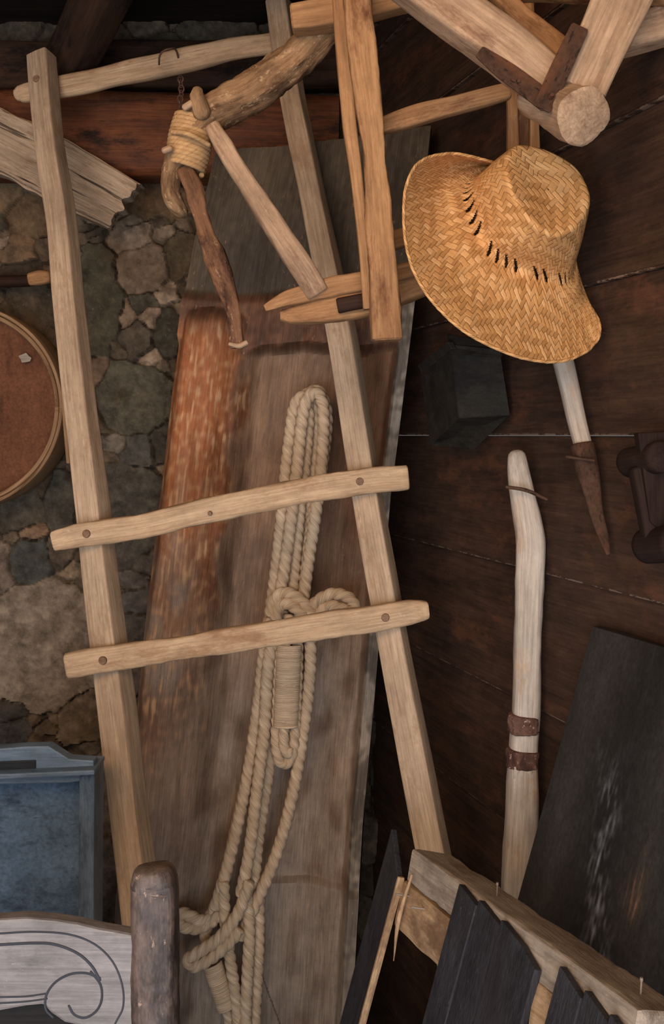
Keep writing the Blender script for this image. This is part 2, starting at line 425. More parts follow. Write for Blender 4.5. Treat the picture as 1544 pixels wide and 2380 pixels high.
PX = XX/YB*F+CX+wn[:, :, 0]*7; PY = HY+(CZ-ZZ)/YB*F+wn[:, :, 1]*7
sx = np.array([s[0] for s in seeds]); sy = np.array([s[1] for s in seeds]); srx = np.array([s[2] for s in seeds]); sry = np.array([s[3] for s in seeds])
rot = np.array([rs.uniform(-.25, .25) for s in seeds])
smin = np.minimum(srx, sry)
id1 = np.zeros((nv+1, nu+1), int); gap = np.zeros((nv+1, nu+1)); tilt = np.zeros((nv+1, nu+1)); fac = np.zeros((nv+1, nu+1))
tx = np.array([rs.uniform(-1, 1) for s in seeds]); ty = np.array([rs.uniform(-1, 1) for s in seeds]); ta = np.array([rs.uniform(0, 6.28) for s in seeds])
for j in range(nv+1):
    dx = PX[j][:, None]-sx; dy = PY[j][:, None]-sy
    ex = (dx*np.cos(rot)+dy*np.sin(rot))/srx; ey = (-dx*np.sin(rot)+dy*np.cos(rot))/sry
    Dd = (ex**2+ey**2-1)*smin*0.5
    ii = np.argpartition(Dd, 1, axis=1)[:, :2]
    d2 = np.take_along_axis(Dd, ii, 1); sw = d2[:, 0] > d2[:, 1]
    a = np.where(sw, ii[:, 1], ii[:, 0]); id1[j] = a; gap[j] = np.abs(d2[:, 0]-d2[:, 1])
    r_ = np.arange(nu+1)
    eX, eY = ex[r_, a], ey[r_, a]
    tilt[j] = tx[a]*eX+ty[a]*eY
    fac[j] = np.minimum(0, 0.35-(eX*np.cos(ta[a])+eY*np.sin(ta[a])))
gap = gap+wn[:, :, 2]*2.0
t = np.clip(gap/6, 0, 1); hs = 1-(1-t)**2
scol = np.array([lin((1.02*s[4][0], 1.03*s[4][1], 1.07*s[4][2])) for s in seeds])
sh = np.array([rs.uniform(0.012, 0.032) if i < nbig else rs.uniform(.004, .014) for i, s in enumerate(seeds)])
hh = hs*(sh[id1]+np.clip(tilt, -1.2, 1.2)*0.010+np.clip(fac, -1, 0)*0.034)+0.005*wn[:, :, 2]+0.006*wn[:, :, 3]+0.012*np.round(wn[:, :, 4]*4)/4*hs
mort = np.array(lin((92, 80, 64)))
k_ = np.clip(gap/3.5, 0, 1)[:, :, None]
cc = (scol[id1]*k_+mort*(1-k_))*(1+0.3*wn[:, :, 2])[:, :, None]
cc = np.clip(cc, 0.004, 1)
V = np.stack([XX, YB-hh, ZZ], -1).reshape(-1, 3)
W = nu+1
Fq = [(j*W+i, j*W+i+1, (j+1)*W+i+1, (j+1)*W+i) for j in range(nv) for i in range(nu)]
make('wall_back', V, Fq, M['stone'], gco=V, col=cc.reshape(-1, 3), kind='structure', sharp=50, label='rubble stone wall of irregular brown and grey stones')

def WP(D_, z, o=0.0):
    nrm = Vector((-1, -0.3217, 0)).normalized()
    return Vector((1.2-0.3217*D_, D_, z))+nrm*o
V, Fq, G, fm = [], [], [], []
def addhex(c8, g8, mi):
    o = len(V); V.extend(c8); G.extend(g8)
    for q in ((0, 1, 2, 3), (7, 6, 5, 4), (0, 4, 5, 1), (1, 5, 6, 2), (2, 6, 7, 3), (3, 7, 4, 0)):
        Fq.append(tuple(i+o for i in q)); fm.append(mi)
for k in range(-6, 5):
    zb = 1.75+0.302*k; zt = zb+0.302
    zb = max(zb, 0); zt = min(zt, 3.05)
    if zt <= zb: continue
    Ds = (YB, 0.6)
    for (za, zc, oa, oc, mi) in ((zb+0.003, zt-0.003, 0.016, 0.004, 0), (zb-0.0014, zb+0.003, 0.013, 0.013, 1)):
        c8 = [WP(Ds[0], za, -0.02), WP(Ds[1], za, -0.02), WP(Ds[1], zc, -0.02), WP(Ds[0], zc, -0.02),
              WP(Ds[0], za, oa), WP(Ds[1], za, oa), WP(Ds[1], zc, oc), WP(Ds[0], zc, oc)]
        addhex(c8, [(v.z, v.x*0.1+k*3.1, v.y) for v in c8], mi)
make('wall_right', V, Fq, [M['wall'], M['dust']], gco=G, fmat=fm, smooth=False, kind='structure', label='dark brown horizontal plank wall with dusty seams')
box('floor', (-2.2, -1.0, -0.06), (1.6, 3.4, 0), M['floor'], bev=0, kind='structure', label='packed earth floor')
box('ceiling', (-2.2, 0.9, 3.06), (1.2, 3.4, 3.12), M['ceil'], bev=0, kind='structure', label='blackened board ceiling')
loft('trim_1', [(-1.6, 3.18, 2.665, 0.255, 0.17), (-0.7, 3.175, 2.66, 0.262, 0.18), (0.02, 3.18, 2.65, 0.25, 0.17)], M['redbeam'], world=True, p=5, n=28, amp=0.012, nfreq=4, kind='structure', label='reddish brown rough beam across the stone wall')
loft('trim_2', [(-1.6, 3.22, 2.885, 0.15, 0.10), (0.02, 3.22, 2.90, 0.15, 0.10)], M['darkbeam'], world=True, p=6, n=24, amp=0.006, nfreq=4, kind='structure', label='dark brown timber plate under the ceiling')
loft('trim_3', [(*P(290, -120, 2.6), 0.13, 0.11), (*P(150, 175, 3.12), 0.13, 0.11)], M['darkbeam'], world=True, p=6, n=24, amp=0.004, nfreq=4, kind='structure', label='dark slanting brace below the ceiling')
for i, dd in enumerate((2.35, 1.75)):
    loft('trim_%d' % (4+i), [(-1.8, dd, 2.99, 0.12, 0.1), (1.1-0.3217*dd, dd, 2.99, 0.12, 0.1)], M['ceil'], world=True, p=7, n=20, kind='structure', label='blackened ceiling joist')

# ================================================================ TROUGH
Lt = [(280, 530), (360, 500), (560, 452), (690, 428), (900, 400), (1200, 366), (1500, 330), (1900, 290), (2100, 264), (2520, 240)]
Rt = [(280, 1003), (690, 963), (950, 932), (1150, 906), (1600, 870), (1900, 842), (2520, 806)]
def TD(row, u=0.5): return 2.985-0.00008*(row-300)-u*(0.03+0.185*(1-sstep(250, 1500, row)))
def trow(u, v):
    top = 352-60*u
    return top+(2510-top)*v
def mixrgb(a, b, t):
    t = min(1, max(0, t)); return tuple(a[i]*(1-t)+b[i]*t for i in range(3))
def bandedge(u): return 790+30*math.sin(u*3.3)+14*math.sin(u*9)+10*noise.noise(Vector((u*12, 0, 0)))
def th(u, row):
    lip = sstep(690, 760, row)
    wl = 0.12+0.02*math.sin(row*0.004)
    e = math.exp(-(abs((u-wl)/0.15))**2.6)*(-0.085)
    hollow = 0.06*sstep(0.27, 0.38, u)*(1-sstep(0.78, 0.95, u))*(1-0.4*sstep(1700, 2300, row))
    rim = -0.05*sstep(0.93, 0.96, u)
    edge = 0.07*(1-sstep(0.0, 0.045, u))
    bb = bandedge(u)
    band = sstep(668+10*math.sin(u*7), 700+10*math.sin(u*7), row)*(1-sstep(bb-12, bb+12, row))
    h = lip*(e+hollow)+rim*lip+edge*lip+(1-lip)*0.02*sstep(0.1, 0.3, u)*(1-sstep(.8, .95, u))
    bt = -0.035+0.02*math.sin(u*5)
    h = h*(1-band)+min(h, bt)*band
    h += 0.005*noise.noise(Vector((u*16, row*0.006, 2)))+0.008*noise.noise(Vector((u*5, row*0.003, 7)))+0.0025*noise.noise(Vector((u*45, row*0.02, 7)))
    if row > 2050 and u > 0.5:
        h -= 0.025*sstep(0.0, 0.012, (u-0.55)-(row-2050)/470*0.35+0.10)*sstep(2050, 2062, row)
    return h
def tfn(u, v):
    row = trow(u, v); px = interp(Lt, row)*(1-u)+interp(Rt, row)*u
    q = P(px, row, TD(row, u)); q.y += th(u, row); return q
def tcol(u, v):
    row = trow(u, v)
    n = noise.noise(Vector((u*5, row*0.004, 1))); n2 = noise.noise(Vector((u*14, row*0.012, 4))); n3 = noise.noise(Vector((u*40, row*0.05, 9))); n4 = noise.noise(Vector((u*80, row*0.02, 12)))
    upc = mixrgb((72, 63, 54), (96, 84, 70), 0.5+n+n3*.5)
    hol = mixrgb((142, 114, 92), (162, 144, 128), sstep(1250, 1800, row+n*250))
    hol = mixrgb(hol, (108, 84, 68), n2*1.2)
    hol = mixrgb(hol, (114, 80, 60), 0.75*sstep(.60, .78, u)*(1-sstep(1100, 1500, row)))  # reddish tone and shadow painted together on the hollow's right side
    lipc = mixrgb((162, 101, 64), (152, 131, 115), sstep(1050, 1550, row+n2*300))
    lipc = mixrgb(lipc, (112, 72, 51), n*1.3*(1-sstep(1500, 1900, row)))
    lipc = mixrgb(lipc, (194, 152, 113), (n3*1.0+max(0, n4-.12)*3.0)*(1-sstep(1500, 1900, row)))
    w = 1-sstep(0.25, 0.32, u+n2*0.09)
    c = mixrgb(hol, lipc, w)
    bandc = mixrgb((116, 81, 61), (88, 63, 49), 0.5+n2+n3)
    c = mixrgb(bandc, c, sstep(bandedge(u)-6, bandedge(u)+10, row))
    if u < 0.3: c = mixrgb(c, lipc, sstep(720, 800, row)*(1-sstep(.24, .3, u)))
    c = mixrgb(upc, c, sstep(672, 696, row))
    if u > 0.952 and row > 690: c = mixrgb((160, 148, 134), (98, 88, 78), 0.6+n2*1.8+n3)
    if row > 2050 and u > 0.3: c = mixrgb(c, (138, 126, 113), 0.5*sstep(2050, 2070, row))
    return c
def tg(u, v): return (u*0.55, 0, v*2.6)
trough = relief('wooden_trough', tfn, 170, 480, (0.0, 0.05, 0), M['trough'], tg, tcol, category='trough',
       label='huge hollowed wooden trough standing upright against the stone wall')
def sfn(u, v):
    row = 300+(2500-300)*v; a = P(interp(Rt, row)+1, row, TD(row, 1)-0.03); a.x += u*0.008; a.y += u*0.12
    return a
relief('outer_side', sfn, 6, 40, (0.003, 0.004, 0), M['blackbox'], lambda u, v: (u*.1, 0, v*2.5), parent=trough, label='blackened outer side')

# ================================================================ LADDER
def LD(r): return 2.582/(1+0.0001238*(r-1010))
lad = empty('wooden_ladder', P(700, 3040, LD(3040)), 'pale wooden ladder with pegged rungs leaning against the wall', 'ladder')
lad.location.z = 0
lr = [(97, 132, 54), (111, 300, 55), (141, 500, 56), (161, 700, 58), (183, 900, 60), (207, 1100, 62), (240, 1400, 67), (266, 1600, 70), (290, 1800, 72), (314, 2000, 74), (435, 3020, 86)]
rr = [(648, 6, 52), (676, 200, 51), (695, 300, 52), (736, 500, 54), (778, 700, 58), (799, 800, 60), (846, 1100, 62), (880, 1300, 62), (916, 1500, 64), (953, 1700, 65), (1002, 1950, 70), (1212, 3020, 86)]
for t_ in (lr, rr):
    loft('side_rail', [(a, b, LD(b), c, 0.9) for a, b, c in t_], M['ladder'], p=11, n=32, amp=0.0035, nfreq=5, parent=lad, ref=(-.36, -1, 0))
RO = 0.055
loft('rung', [(40, 222, LD(220)+RO, 30), (60, 217, LD(215)+RO, 44), (180, 195, LD(190)+RO, 52), (400, 146, LD(146)+RO, 54), (560, 112, LD(110)+RO, 50), (690, 90, LD(90)+RO, 48)], M['rung'], p=3, n=20, amp=0.005, parent=lad, cap='round', ratio=0.6)
loft('rung', [(126, 1258, LD(1255)-RO, 44), (205, 1240, LD(1240)-RO, 56), (330, 1222, LD(1224)-RO, 56), (450, 1194, LD(1190)-RO, 60), (580, 1166, LD(1160)-RO, 58), (700, 1142, LD(1140)-RO, 60), (836, 1120, LD(1120)-RO, 60), (946, 1110, LD(1110)-RO, 56)], M['rung'], p=4, n=24, amp=0.005, nfreq=10, rough=0.002, parent=lad, ratio=0.6)
loft('rung', [(157, 1547, LD(1545)-RO, 58), (243, 1532, LD(1530)-RO, 60), (400, 1508, LD(1508)-RO, 56), (600, 1478, LD(1478)-RO, 60), (780, 1450, LD(1450)-RO, 62), (895, 1433, LD(1433)-RO, 62), (960, 1421, LD(1421)-RO, 52), (993, 1417, LD(1417)-RO, 38)], M['rung'], p=4, n=24, amp=0.004, rough=0.002, parent=lad, ratio=0.6)
for (px, py, o) in ((205, 1239, -RO), (836, 1118, -RO), (243, 1531, -RO), (895, 1432, -RO), (92, 192, 0.0), (490, 1192, -RO)):
    d = LD(py)+o; q = P(px, py, d)
    s = 0.011 if px != 490 else 0.006
    k = 0.0158 if o < 0 else 0.028
    loft('peg', [(q.x, q.y, q.z, s*2), (q.x, q.y-k-0.003, q.z, s*1.8)], M['peg'], world=True, ref=(0, 0, 1), n=14, step=0.02, parent=lad, label='dark round wooden peg')

# ================================================================ YOKE FRAME
pl = empty('wooden_yoke_frame', P(780, 60, 2.1), 'old wooden yoke frame of bent branch and cord-bound sticks', 'farm tool')
loft('bent_branch', [(770, 50, 2.12, 70), (715, 110, 2.12, 84), (640, 175, 2.13, 92), (560, 232, 2.14, 86), (490, 262, 2.15, 84), (448, 300, 2.15, 82), (425, 350, 2.15, 72), (402, 405, 2.15, 50), (402, 450, 2.16, 44), (425, 490, 2.18, 34)],
     M['bark'], n=32, amp=0.011, rough=0.004, nfreq=14, step=0.006, parent=pl, cap='round')
loft('branch_stub', [(470, 262, 2.11, 42), (458, 222, 2.10, 34), (460, 212, 2.10, 26)], M['bark'], amp=0.003, parent=pl, cap='round')
parts = []
A, B = P(450, 276, 2.15), P(432, 394, 2.15)
ax = (B-A).normalized(); u_ = ax.cross(Vector((0, 1, 0))).normalized(); v_ = ax.cross(u_)
pth = []
turns = 12
for i in range(turns*18+1):
    f_ = i/(turns*18); a = 2*math.pi*turns*f_
    r = 0.034+0.007*math.sin(f_*math.pi)
    q = A.lerp(B, f_)+(u_*math.cos(a)+v_*math.sin(a))*r+ax*0.006*math.cos(a)
    pth.append((q.x, q.y, q.z, 0.0125))
parts.append(loft_data(pth, world=True, n=9, step=0.006, lobes=3, pitch=0.03))
for (s0, s1) in (((398, 300), (482, 330)),):
    a = P(*s0, 2.09); b = P(*s1, 2.09); mid = (a+b)/2; mid.y -= 0.010
    parts.append(loft_data([(a.x, a.y+.02, a.z, .011), (mid.x, mid.y, mid.z, .011), (b.x, b.y+.02, b.z, .011)], world=True, n=9, step=0.006, lobes=3, pitch=0.03))
V, Fq, G = merge(parts)
make('cord_binding', V, Fq, M['twine'], gco=G, parent=pl, label='straw coloured cord wrapped many times')
for (a, b) in (((382, 350), (395, 345)), ((430, 250), (445, 240))):
    loft('binding_peg', [(*a, 2.10, 16), (*b, 2.10, 16)], M['toolpale'], parent=pl, cap='round', step=0.004)
loft('brace_stick', [(495, 292, 2.09, 36), (520, 335, 2.09, 44), (565, 410, 2.09, 46), (640, 530, 2.10, 52), (700, 620, 2.11, 58), (738, 680, 2.12, 50)], M['toolpale'], p=3.2, n=22, amp=0.005, rough=0.002, parent=pl, ratio=0.8)
loft('prong', [(432, 395, 2.14, 34), (450, 440, 2.13, 40), (478, 530, 2.12, 38), (508, 620, 2.11, 50), (535, 700, 2.10, 42), (548, 765, 2.10, 34), (553, 805, 2.10, 34)], M['darkstick'], p=4, n=22, amp=0.007, rough=0.004, parent=pl, ratio=0.7, label='dark reddish split stick')
loft('pale_tip', [(536, 800, 2.085, 10), (556, 804, 2.085, 13), (572, 797, 2.085, 13)], M['toolpale'], parent=pl, n=10, step=0.004)
loft('crosspiece', [(620, 716, 2.13, 18), (655, 702, 2.13, 32), (700, 688, 2.13, 40), (770, 670, 2.13, 46), (850, 655, 2.13, 44), (985, 622, 2.15, 40)], M['tool'], p=5, n=24, amp=0.005, rough=.002, parent=pl, label='short brown stick')
loft('crosspiece', [(656, 734, 2.15, 22), (690, 732, 2.15, 42), (780, 718, 2.15, 62), (862, 704, 2.15, 60), (990, 662, 2.17, 44)], M['tool'], p=5, n=24, amp=0.006, rough=.002, parent=pl, label='short brown stick with dark end')
loft('crosspiece', [(880, 572, 2.17, 46), (990, 535, 2.2, 46)], M['tool'], p=4, n=20, amp=0.003, parent=pl)
loft('charred_wedge', [(788, 712, 2.115, 34), (852, 700, 2.115, 34)], M['charred'], p=5, n=20, amp=.004, parent=pl, label='charred dark wedge')
loft('upright_post', [(828, -60, 2.0, 66), (836, 60, 2.0, 66), (852, 200, 2.0, 66), (868, 340, 2.0, 54), (872, 385, 2.0, 50), (880, 500, 2.0, 62), (892, 650, 2.0, 66), (900, 788, 2.0, 72)], M['tool'], p=6, n=26, amp=0.004, nfreq=12, rough=0.002, parent=pl, ratio=0.8)
loft('side_batten', [(784, -60, 2.05, 34), (796, 100, 2.05, 36), (812, 280, 2.05, 32), (832, 450, 2.05, 28), (848, 600, 2.06, 28), (858, 715, 2.06, 26)], M['tool'], p=5, n=20, amp=0.004, parent=pl, ratio=1.2)
loft('head_block', [(682, 47, 2.06, 62), (735, 40, 2.06, 66), (840, 20, 2.08, 62), (960, -10, 2.1, 60)], M['tool'], p=7, n=24, amp=0.004, parent=pl)
loft('crossbar', [(872, 298, 2.06, 42), (960, 272, 2.06, 50), (1060, 245, 2.06, 44), (1180, 212, 2.06, 40)], M['tool'], p=4, n=20, amp=0.005, parent=pl, ratio=0.8)

# ================================================================ TIMBER TRUSS
tr = empty('timber_roof_frame', P(1300, 200, 1.8), 'pale timber frame joined with a rusty iron strap overhead', 'timber frame')
loft('diagonal_beam', [(930, -70, 1.78, 112), (1060, 30, 1.77, 112), (1180, 118, 1.76, 108), (1310, 218, 1.74, 100)], M['toolpale'], p=7, n=28, amp=0.005, rough=0.001, parent=tr, ratio=0.8)
loft('upright_beam', [(1478, -90, 1.72, 135), (1435, 20, 1.72, 132), (1396, 110, 1.72, 124), (1352, 208, 1.72, 112)], M['toolpale'], p=7, n=28, amp=0.004, parent=tr, ratio=0.5)
loft('log_end', [(1245, 228, 1.80, 96), (1300, 250, 1.75, 114), (1358, 270, 1.67, 134)], M['toolpale'], p=2.2, n=32, amp=0.008, rough=.002, parent=tr)
loft('rear_beam', [(1420, 95, 1.80, 78), (1560, 55, 1.80, 84), (1700, 10, 1.70, 84)], M['toolpale'], p=6, n=24, amp=0.004, parent=tr)
loft('thin_brace', [(1120, -50, 1.95, 44), (1230, 55, 1.95, 48), (1310, 120, 1.95, 48)], M['tool'], p=5, n=20, amp=0.004, parent=tr)
loft('top_rail', [(820, -5, 2.15, 30), (1200, -20, 2.0, 44), (1560, -15, 1.75, 50)], M['tool'], p=5, n=20, amp=0.004, parent=tr)
sa = loft_data([(1118, 122, 1.728, 30, .2), (1180, 168, 1.722, 46, .13), (1276, 240, 1.682, 50, .12)], p=7, n=24, amp=.0015)
sb = loft_data([(1262, 250, 1.680, 44, .12), (1300, 170, 1.688, 48, .12), (1348, 66, 1.688, 44, .13)], p=7, n=24, amp=.0015)
V, Fq, G = merge([sa, sb])
make('iron_strap', V, Fq, M['iron'], gco=G, sharp=35, parent=tr, label='rusty L-shaped iron strap')
for a, b, dd in ((1205, 190, 1.71), (1282, 222, 1.674)):
    q = P(a, b, dd)
    loft('strap_bolt', [(q.x, q.y+.004, q.z, .010), (q.x, q.y-.002, q.z, .007)], M['iron'], world=True, ref=(0, 0, 1), n=12, step=0.02, parent=tr)
hp = empty('hanging_post', P(1215, 300, 2.2), 'grooved wooden hanging post behind the straw hat', 'wooden post')
for a, w in ((1190, 26), (1240, 22)):
    loft('post_strip', [(a-16, -60, 2.17, w+4), (a, 200, 2.17, w), (a+4, 420, 2.17, w)], M['tool'], p=6, n=20, amp=0.003, parent=hp)
loft('groove_board', [(1200, -60, 2.2, 44), (1216, 200, 2.2, 44), (1220, 420, 2.2, 44)], M['darkstick'], p=6, n=20, ratio=0.4, parent=hp, label='reddish recessed board')

# ================================================================ HAT
def ringset():
    def pd(px, py, c0, d0): return d0+0.49*(px-c0[0])*2/2400-0.61*(py-c0[1])*2/2400
    r0 = [(1142, 376, 1.97), (1045, 357, 1.92), (966, 386, 1.87), (939, 480, 1.85), (958, 620, 1.82), (1040, 738, 1.80), (1165, 815, 1.82), (1285, 841, 1.87), (1370, 812, 1.93), (1394, 756, 1.98), (1352, 670, 2.05), (1300, 500, 2.11), (1215, 400, 2.08)]
    b = [(1140, 392), (1112, 408), (1092, 430), (1088, 462), (1108, 528), (1145, 588), (1200, 618), (1262, 640), (1308, 652), (1328, 640), (1335, 590), (1290, 470), (1205, 392)]
    r2 = [(x, y, pd(x, y, (1215, 520), 2.0)) for x, y in b]
    s = [(1214, 340), (1190, 352), (1178, 376), (1180, 416), (1196, 462), (1224, 504), (1258, 534), (1296, 546), (1338, 526), (1361, 492), (1367, 446), (1336, 390), (1270, 352)]
    r4 = [(x, y, pd(x, y, (1280, 440), 1.885)) for x, y in s]
    A0, A2, A4 = np.array(r0, float), np.array(r2, float), np.array(r4, float)
    mid = 0.5*A0+0.5*A2
    mid[:, 2] += np.array([.05, .062, .055, .035, .02, .018, .018, .02, .03, .03, .02, .02, .03])
    q1 = 0.22*A0+0.78*A2; q1[:, 2] += np.array([.02, .028, .026, .016, .01, .008, .008, .008, .012, .012, .008, .008, .01])
    A3 = 0.5*A2+0.5*A4; cc_ = A3.mean(0); A3[:, :2] += (A3[:, :2]-cc_[:2])*0.03; A3[:, 2] -= 0.004
    A3b = 0.12*A2+0.88*A4; cb = A3b.mean(0); A3b[:, :2] += (A3b[:, :2]-cb[:2])*0.035
    cen = np.array([1275, 440, 1.90])
    A5 = cen+(A4-cen)*0.84; A5[:, 2] = A4[:, 2]*0.85+0.15*cen[2]-0.001
    A6 = cen+(A4-cen)*0.42; A6[:, 2] = A4[:, 2]*0.4+.6*cen[2]+0.009
    A7 = cen+(A4-cen)*0.02; A7[:, 2] = cen[2]+0.011
    return [A0, mid, q1, A2, A3, A3b, A4, A5, A6, A7]
rings = [np.array([tuple(P(*q)) for q in r]) for r in ringset()]
NA = 312
def pring(r):
    n = len(r); out = []
    for i in range(NA):
        t = i/NA*n; k = int(t); f = t-k
        p0, p1, p2, p3 = r[(k-1) % n], r[k % n], r[(k+1) % n], r[(k+2) % n]
        out.append(0.5*((2*p1)+(-p0+p2)*f+(2*p0-5*p1+4*p2-p3)*f*f+(-p0+3*p1-3*p2+p3)*f**3))
    return np.array(out)
RR = [pring(r) for r in rings]
seg = [14, 10, 6, 12, 10, 6, 5, 8, 10]
rows = []; hole_row = 14+10+4
E = [2*RR[0]-RR[1]]+RR+[RR[-1]]
for i in range(1, len(E)-2):
    p0, p1, p2, p3 = E[i-1], E[i], E[i+1], E[i+2]
    for j in range(seg[i-1]):
        f = j/seg[i-1]
        rows.append(0.5*((2*p1)+(-p0+p2)*f+(2*p0-5*p1+4*p2-p3)*f*f+(-p0+3*p1-3*p2+p3)*f**3))
rows.append(E[-2]); H = np.array(rows)
for i in range(NA):
    a = i/NA
    w_ = 0.0035*noise.noise(Vector((math.cos(a*6.283)*5, math.sin(a*6.283)*5, 2)))
    H[:16, i, 1] += w_*3*np.linspace(1, 0, 16); H[:8, i, 2] += w_*np.linspace(1, 0, 8)
for j in range(16, len(H)):
    for i in range(NA):
        H[j, i, 1] += 0.003*noise.noise(Vector(tuple(H[j, i]*22)))
RR0 = H[0].copy()
nr = len(H)
ln = np.zeros(nr)
for i in range(nr-2, -1, -1): ln[i] = ln[i+1]+np.linalg.norm(H[i]-H[i+1], axis=1).mean()*0.85
V = H.reshape(-1, 3); G = []
for j in range(nr):
    for i in range(NA):
        a = 2*math.pi*i/NA; G.append((math.cos(a)*ln[j], math.sin(a)*ln[j], 0))
Fq = []
for j in range(nr-1):
    for i in range(NA):
        ph = (i+(j-hole_row)) % 9
        if hole_row <= j <= hole_row+5 and ph < (3 if hole_row < j < hole_row+5 else 2) and i/NA*13 < 9.6 and noise.noise(Vector(((i+(j-hole_row))//9*3.7, 1.3, 0))) > -0.3: continue
        i2 = (i+1) % NA
        Fq.append((j*NA+i, j*NA+i2, (j+1)*NA+i2, (j+1)*NA+i))
hat = make('straw_hat', V, Fq, M['straw'], gco=G, category='hat', label='woven golden straw hat with curled brim hanging on a post')
sm = hat.modifiers.new('sol', 'SOLIDIFY'); sm.thickness = 0.0022; sm.offset = 0
ed = [(*q, 0.0065) for q in RR0[::3]]; ed.append(ed[0])
loft('brim_edge', ed, M['straw'], world=True, n=8, step=0.01, lobes=2, pitch=0.03, parent=hat)

# ================================================================ RIGHT WALL TOOLS
sp = empty('digging_spear', P(1370, 1285, 1.98), 'pale wooden shaft with long rusty iron blade on the plank wall', 'tool')
loft('shaft', [(1290, 760, 2.09, 40), (1312, 850, 2.07, 44), (1335, 950, 2.05, 42), (1358, 1045, 2.03, 42)], M['handle'], p=3, n=20, amp=0.003, parent=sp)
loft('iron_blade', [(1354, 1036, 2.03, 54), (1364, 1085, 2.02, 52), (1374, 1130, 2.01, 44, .5), (1386, 1190, 1.99, 32, .4), (1402, 1245, 1.98, 26, .4), (1413, 1285, 1.97, 12, .5)], M['iron'], p=3, n=20, amp=0.003, parent=sp)
loft('socket_nail', [(1320, 1062, 2.0, 7), (1378, 1070, 1.99, 7)], M['iron'], n=8, parent=sp, step=0.01)
loft('wall_nail', [(1408, 775, 2.03, 8), (1385, 768, 2.0, 8)], M['iron'], n=8, step=0.005, category='nail', label='rusty nail in the plank wall')

ph = loft('wooden_handle_pole', [(1202, 1062, 2.25, 40), (1207, 1100, 2.25, 50), (1222, 1180, 2.24, 60), (1232, 1250, 2.24, 66), (1230, 1340, 2.24, 66), (1226, 1500, 2.23, 62), (1220, 1700, 2.23, 66), (1214, 1900, 2.22, 72), (1205, 2120, 2.2, 78), (1190, 2880, 2.13, 80)],
     M['handle'], p=2.6, n=28, amp=0.005, rough=0.0015, nfreq=7, cap='round', category='tool handle', label='long pale wooden handle with bent top and rusty bands')
for (px, py, w) in ((1218, 1682, 70), (1215, 1762, 72)):
    loft('rust_band', [(px, py-18, 2.226, w), (px-1, py-6, 2.226, w+1), (px-1, py+6, 2.226, w-1), (px-1, py+17, 2.226, w)], M['rust'], p=2.6, n=36, step=.004, amp=0.005, nfreq=40, rough=.001, parent=ph, label='rusty iron band')
loft('worn_patch', [(1216, 1782, 2.205, 46, .4), (1215, 1812, 2.205, 44, .4)], M['handle'], p=4, n=16, parent=ph)
loft('nail', [(1180, 1132, 2.2, 8), (1225, 1140, 2.19, 9), (1270, 1160, 2.18, 8)], M['iron'], n=8, step=0.006, parent=ph)

hb = empty('wooden_hopper_box', P(1090, 1045, 2.45), 'blackened tapered wooden box fixed to the plank wall', 'wooden box')
def quad(name, pts, t, mat, par): slab(name, [P(*q) for q in pts], t, mat, parent=par, bev=0.002)
quad('front_panel', [(1048, 800, 2.42), (1162, 812, 2.36), (1186, 965, 2.36), (1066, 972, 2.42)], (0.0, .014, 0), M['blackbox'], hb)
quad('side_panel', [(976, 856, 2.62), (1048, 800, 2.42), (1066, 972, 2.42), (1000, 1036, 2.62)], (.012, .008, 0), M['blackbox'], hb)
quad('bottom_panel', [(1000, 1036, 2.62), (1066, 972, 2.42), (1186, 965, 2.36), (1104, 1045, 2.5)], (0, .004, .014), M['blackbox'], hb)
quad('rim_board', [(1040, 775, 2.45), (1170, 800, 2.38), (1168, 830, 2.355), (1046, 822, 2.41)], (0.0, .012, 0), M['blackbox'], hb)
quad('side_rim', [(970, 850, 2.615), (1040, 794, 2.405), (1050, 812, 2.405), (980, 868, 2.615)], (.014, .004, 0), M['blackbox'], hb)
rb = empty('wooden_roller_block', P(1510, 1290, 1.8), 'dark umber wooden block with round ends on the plank wall', 'wooden block')
slab('back_board', [P(a, b, 1.76) for a, b in ((1484, 1006), (1600, 1000), (1600, 1230), (1545, 1240), (1512, 1214))], (0, .03, 0), M['plum'], axis='z', parent=rb)
loft('roller', [(*P(1466, 1075, 1.86), .055), (*P(1540, 1062, 1.74), .055)], M['plum'], world=True, n=28, ref=(0, 0, 1), parent=rb)
loft('roller', [(*P(1508, 1268, 1.82), .064), (*P(1580, 1262, 1.71), .064)], M['plum'], world=True, n=28, ref=(0, 0, 1), parent=rb)
loft('spacer_bar', [(*P(1488, 1090, 1.79), .036), (*P(1522, 1265, 1.78), .036)], M['plum'], world=True, p=6, n=20, parent=rb)

# black leaning board
TL, TR = P(1378, 1456, 2.02), P(1900, 1610, 1.44)
BLv = P(1198, 2112, 1.96)
dn = (BLv-TL); dn *= (TL.z)/(TL.z-BLv.z)
dnr = dn*(TR.z/TL.z)
def bfn(u, v):
    q = TL.lerp(TR, u)+dn.lerp(dnr, u)*v
    if v > 0.999: q.z = 0.002
    return q
def bcol(u, v):
    c = mixrgb((36, 35, 35), (56, 54, 53), 0.5+noise.noise(Vector((u*4, v*3, 0))))
    s = noise.noise(Vector((u*16+v*7, v*14, 2)))*0.6+noise.noise(Vector((u*80, v*70, 5)))*0.8+.12
    w = math.exp(-((u-0.277-0.8*(v-.142)-0.012*math.sin(v*40))/0.06)**2)*sstep(0.10, 0.2, v)*(1-sstep(.42, .52, v))+.08
    c = mixrgb(c, (130, 134, 140), s*1.1*w)
    g = math.exp(-(((u-0.554)/0.035)**2+((v-0.267)/0.035)**2))
    c = mixrgb(c, (140, 104, 78), g*(0.25+2.0*max(0, noise.noise(Vector((u*120, v*30, 5))))))
    return c
